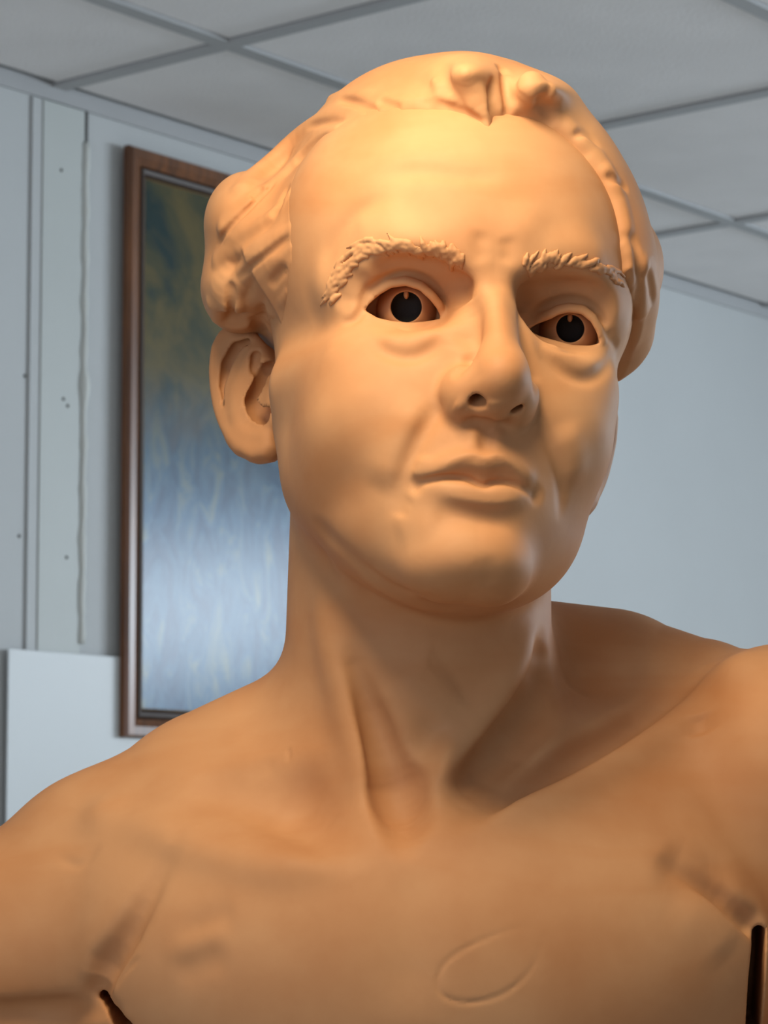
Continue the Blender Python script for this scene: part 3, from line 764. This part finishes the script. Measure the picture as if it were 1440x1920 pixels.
# ---- eyeballs with hollowed pupils
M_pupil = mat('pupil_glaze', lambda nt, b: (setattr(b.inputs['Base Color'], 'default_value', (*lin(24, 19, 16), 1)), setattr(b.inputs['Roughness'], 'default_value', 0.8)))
for e in EYES:
    E = e['E'].astype(float) + np.array([0, 2.2, 0]); R_ = EYE_R
    d = np.array([(e['c'][0] - 720) / FPX, 1, (960 - e['c'][1]) / FPX]); o = np.array([0, -D0, 0]); d /= np.linalg.norm(d)
    b = (E - o) @ d; hit = o + d * (b - math.sqrt(max(R_ ** 2 - (((E - o) ** 2).sum() - b * b), 0)))
    ax = (hit - E) / R_; ex = np.cross(ax, [0, 0, 1]); ex /= np.linalg.norm(ex); ey = np.cross(ex, ax)
    pr = e['pr'] * MMPX / .85; a0 = math.asin(pr / R_)
    def rings(prof, name, m, par, org, flip=False):
        n = 48; bm = bmesh.new(); prev = None
        for (rr, h) in prof:
            if rr < 1e-6: ring = [bm.verts.new(view2world(E + ax * h) - org)]
            else: ring = [bm.verts.new(view2world(E + ax * h + rr * (math.cos(2 * math.pi * i / n) * ex + math.sin(2 * math.pi * i / n) * ey)).ravel() - org) for i in range(n)]
            if prev:
                for i in range(n):
                    j = (i + 1) % n
                    q = [prev[i % len(prev)], prev[j % len(prev)], ring[j % len(ring)], ring[i % len(ring)]]
                    q = [v for k, v in enumerate(q) if v not in q[:k]]
                    if len(q) > 2: bm.faces.new(q)
            prev = ring
        bmesh.ops.recalc_face_normals(bm, faces=bm.faces)
        me = bpy.data.meshes.new(name); bm.to_mesh(me); bm.free(); return link(name, me, m, par, True)
    prof = [(0, -R_)] + [(R_ * math.sin(t), R_ * math.cos(t)) for t in np.linspace(math.pi * .95, a0 + .03, 24)] + [(pr - .05, R_ * math.cos(a0) - .25), (pr - .35, R_ * math.cos(a0) - .9)]
    prof = [(r_ * .85, h_ * .85) for r_, h_ in prof]
    ball = rings(prof, 'eyeball', M_clay, root, np.array(origin))
    h0 = R_ * math.cos(a0) * .85; pr *= .85
    pup = rings([(pr - .3, h0 - .7), (pr - .5, h0 - 3), (pr * .8, h0 - 5), (pr * .4, h0 - 5.8), (0, h0 - 6)], 'pupil', M_pupil, ball, np.array(origin)); pup['label'] = 'dark hollow pupil'
    bm = bmesh.new(); bmesh.ops.create_uvsphere(bm, u_segments=16, v_segments=10, radius=1.0)
    for v in bm.verts:
        q = np.array(v.co); v.co = Vector((view2world(E + ax * (h0 - 2.2 + q[2] * 2.2) + ex * (q[0] * 1.1) + ey * (pr - 1.2 + q[1] * 1.9)).ravel() - np.array(origin)))
    me = bpy.data.meshes.new('catchlight_tab'); bm.to_mesh(me); bm.free(); link('catchlight_tab', me, M_clay, ball, True)

# ---- stand under the bust (below the frame)
M_wood = painted('stand_wood', lin(120, 92, 66), 0.6, 0.15, 8)
bw = Vector(view2world([20.0, 90.0, -330.0]))
stand = tag(empty('sculpture_stand', (bw.x, bw.y, 0)), 'wooden stand under the clay bust', 'stand')
def box_c(name, x, y, z0, z1, hx, hy, m, par):
    bm = bmesh.new(); bmesh.ops.create_cube(bm, size=1.0)
    for v in bm.verts: v.co = Vector((x + v.co.x * 2 * hx, y + v.co.y * 2 * hy, (z0 + z1) / 2 + v.co.z * (z1 - z0)))
    bmesh.ops.bevel(bm, geom=bm.edges[:], offset=.004, segments=2, affect='EDGES')
    me = bpy.data.meshes.new(name); bm.to_mesh(me); bm.free(); return link(name, me, m, par)

# ================================================================= on and along the painted wall
def ray_uz(px, py, n):                         # where the sight line of a pixel meets the plane n in front of the wall
    d = (px - 720) / FPX * CR + CF + (960 - py) / FPX * CU
    t = n / (d[0] * N[0] + d[1] * N[1]); P = CAM + d * t
    return P[0] * U[0] + P[1] * U[1], P[2]
WN = WALL_N
# wall angle under the ceiling
st(box_uv('trim_1', U0, U1, WN - .004, WN - .0005, CEIL - .022, CEIL + .001, M_grid))
# cover board over the panel joint, left of the painting
u50 = ray_uz(52, 700, WN)[0]; u72 = ray_uz(70, 700, WN)[0]; u148 = ray_uz(149, 700, WN)[0]
zt = CEIL - .024
t2 = st(empty('trim_2', W(u72, WN, 0)))
box_uv('cover_board', u72, u148, WN - .0062, WN - .0005, 0.02, zt, M_wall2, t2, .0015, t2.location)
box_uv('backing_strip', u50, u72 - .0005, WN - .004, WN - .0005, 0.02, zt, M_wall, t2, 0, t2.location)
M_caulk = painted('caulk_white', lin(222, 226, 222), 0.45, 0.03, 12)
def tube_world(name, pts, rad, m, par, seg=8):
    bm = bmesh.new(); rings_ = []
    for i, (p, r) in enumerate(zip(pts, rad)):
        p = Vector(p); r = float(r); d = (Vector(pts[min(i + 1, len(pts) - 1)]) - Vector(pts[max(i - 1, 0)])).normalized()
        a = d.orthogonal().normalized(); b = d.cross(a)
        rings_.append([bm.verts.new(p + r * (math.cos(2 * math.pi * k / seg) * a + math.sin(2 * math.pi * k / seg) * b)) for k in range(seg)])
    for A_, B_ in zip(rings_, rings_[1:]):
        for k in range(seg): bm.faces.new((A_[k], A_[(k + 1) % seg], B_[(k + 1) % seg], B_[k]))
    bm.faces.new(rings_[0][::-1]); bm.faces.new(rings_[-1])
    bmesh.ops.recalc_face_normals(bm, faces=bm.faces)
    me = bpy.data.meshes.new(name); bm.to_mesh(me); bm.free(); return link(name, me, m, par, True)
pts, rad = [], []
for k in range(60):
    z0 = ray_uz(150, 1208, WN)[1]; z = z0 + (ray_uz(150, 268, WN)[1] - z0) * k / 59
    w = .0042 + .0012 * math.sin(k * 1.7) * math.sin(k * .6); yk = abs(z - ray_uz(152, 722, WN)[1])
    if yk < .02: w += .0045 * (1 - yk / .02)
    pts.append(W(u148 + .0015 + .0008 * math.sin(k * .9), WN - .0072, z) - t2.location); rad.append(max(w, .0014))
tube_world('caulk_bead', pts, rad, M_caulk, t2)
box_uv('joint_gap', u148 + .0003, u148 + .0045, WN - .0066, WN - .0002, ray_uz(150, 268, WN)[1], zt, M_dark, t2, 0, t2.location)
for px, py in ((115, 319), (119, 748), (127, 761), (125, 1045), (36, 1005), (47, 705)):
    nn = WN - (.0064 if 72 < px < 149 else .0005); u, z = ray_uz(px, py, nn)
    tube_world('nail_head', [W(u, nn + .0004, z) - t2.location, W(u, nn - .001, z) - t2.location], [.0024, .0018], M_dark, t2)

# white board leaning flat on the wall, partly behind the painting
M_board = painted('board_white', lin(214, 220, 222), 0.4, 0.02, 3)
ub0 = ray_uz(14, 1400, WN - .0095)[0]; zb = ray_uz(100, 1222, WN - .0095)[1]; ub1 = ub0 + .75
wb = box_uv('white_board', ub0, ub1, WN - .0095, WN - .0066, 0.001, zb, M_board, None, .001)
tag(wb, 'plain white board standing against the wall, partly behind the painting', 'board')

# framed painting
FN = WN - .0098                                 # back of the frame
FD = .014
uA, zA = ray_uz(229, 700, FN)[0], ray_uz(240, 268, FN - FD)[1]; zB = ray_uz(235, 1381, FN - FD)[1]; uB = uA + .86
M_frame = mat('walnut_frame', lambda nt, b: None)
def wood(nt, b):
    tc = nd(nt, 'ShaderNodeTexCoord'); mp = nd(nt, 'ShaderNodeMapping'); mp.inputs['Scale'].default_value = (30, 30, 3)
    n = nd(nt, 'ShaderNodeTexNoise', i_Scale=3.0, i_Detail=6.0)
    nt.links.new(tc.outputs['Object'], mp.inputs[0]); nt.links.new(mp.outputs[0], n.inputs['Vector'])
    r = ramp(nt, [(0.3, lin(92, 58, 36)), (0.7, lin(136, 86, 50))], n.outputs['Fac'])
    nt.links.new(r.outputs[0], b.inputs['Base Color']); b.inputs['Roughness'].default_value = 0.28
M_frame = mat('walnut_frame', wood)
M_frame_d = painted('frame_inner_dark', lin(58, 40, 28), 0.5, 0.15, 9)
M_gilt = painted('gilt_line', lin(128, 100, 54), 0.4, 0.25, 30)
def canvas(nt, b):
    tc = nd(nt, 'ShaderNodeTexCoord'); sp = nd(nt, 'ShaderNodeSeparateXYZ'); nt.links.new(tc.outputs['Object'], sp.inputs[0])
    n1 = nd(nt, 'ShaderNodeTexNoise', i_Scale=7.0, i_Detail=5.0, i_Roughness=0.6, i_Distortion=0.6); nt.links.new(tc.outputs['Object'], n1.inputs['Vector'])
    mp = nd(nt, 'ShaderNodeMapping'); mp.inputs['Scale'].default_value = (2.2, 2.2, 1.0); nt.links.new(tc.outputs['Object'], mp.inputs[0])
    n2 = nd(nt, 'ShaderNodeTexNoise', i_Scale=12.0, i_Detail=3.0, i_Distortion=1.2); nt.links.new(mp.outputs[0], n2.inputs['Vector'])
    r1 = ramp(nt, [(0.36, lin(48, 66, 66)), (0.46, lin(80, 82, 64)), (0.58, lin(108, 98, 66)), (0.72, lin(90, 88, 68))], n1.outputs['Fac'])
    r2 = ramp(nt, [(0.36, lin(40, 84, 122)), (0.54, lin(66, 112, 146)), (0.72, lin(128, 142, 140))], n2.outputs['Fac'])  # blue of the reflected window, painted into the lower canvas colour
    mr = nd(nt, 'ShaderNodeMapRange'); mr.inputs[1].default_value = 0.50; mr.inputs[2].default_value = 0.30; nt.links.new(sp.outputs[2], mr.inputs[0])
    mx = nd(nt, 'ShaderNodeMix', data_type='RGBA'); nt.links.new(mr.outputs[0], mx.inputs[0]); nt.links.new(r1.outputs[0], mx.inputs[6]); nt.links.new(r2.outputs[0], mx.inputs[7])
    nt.links.new(mx.outputs[2], b.inputs['Base Color']); b.inputs['Roughness'].default_value = 0.21; b.inputs['Specular IOR Level'].default_value = 0.24
    bp = nd(nt, 'ShaderNodeBump', i_Strength=0.05, i_Distance=0.002); nt.links.new(n2.outputs['Fac'], bp.inputs['Height']); nt.links.new(bp.outputs[0], b.inputs['Normal'])
M_canvas = mat('varnished_canvas', canvas)
pic = tag(empty('framed_painting', W(uA, FN, zB)), 'dark framed oil painting in olive with a blue window reflection painted in, hanging on the wall behind the bust', 'painting')
L0 = pic.location
def member(name, prof, m):
    """mitred frame moulding: prof = (inset from the outer edge, height over the back)"""
    bm = bmesh.new(); cs = []
    for (su, sz) in ((0, 0), (1, 0), (1, 1), (0, 1)):
        ring = []
        for (w, h) in prof:
            u = uA + w if su == 0 else uB - w; z = zB + w if sz == 0 else zA - w
            ring.append(W(u, FN - h, z) - L0)
        cs.append(ring)
    for k in range(4):
        b2 = bmesh.new(); A_ = [b2.verts.new(v) for v in cs[k]]; B_ = [b2.verts.new(v) for v in cs[(k + 1) % 4]]; n = len(prof)
        for i in range(n): b2.faces.new((A_[i], A_[(i + 1) % n], B_[(i + 1) % n], B_[i]))
        b2.faces.new(A_[::-1]); b2.faces.new(B_); bmesh.ops.recalc_face_normals(b2, faces=b2.faces)
        me = bpy.data.meshes.new(name); b2.to_mesh(me); b2.free(); link(name, me, m, pic)
    bm.free()
member('frame_rail', [(0, 0), (0, FD - .005), (.003, FD), (.014, FD), (.019, FD - .003), (.024, FD - .006), (.024, 0)], M_frame)
member('frame_slip', [(.0242, .003), (.0242, FD - .008), (.028, FD - .005), (.033, FD - .006), (.037, FD - .010), (.037, .003)], M_frame_d)
member('gilt_edge', [(.0372, .003), (.0372, FD - .0105), (.0380, FD - .010), (.0388, FD - .0105), (.0388, .003)], M_gilt)
box_uv('canvas', uA + .038, uB - .038, FN - .0028, FN - .001, zB + .038, zA - .038, M_canvas, pic, 0, L0)
# stand parts
zs = bw.z - .06
box_c('top_board', 0, 0, zs - .03, zs, .20, .16, M_wood, stand)
for sx in (-1, 1):
    for sy in (-1, 1): box_c('leg', sx * .16, sy * .12, 0.001, zs - .0305, .022, .022, M_wood, stand)
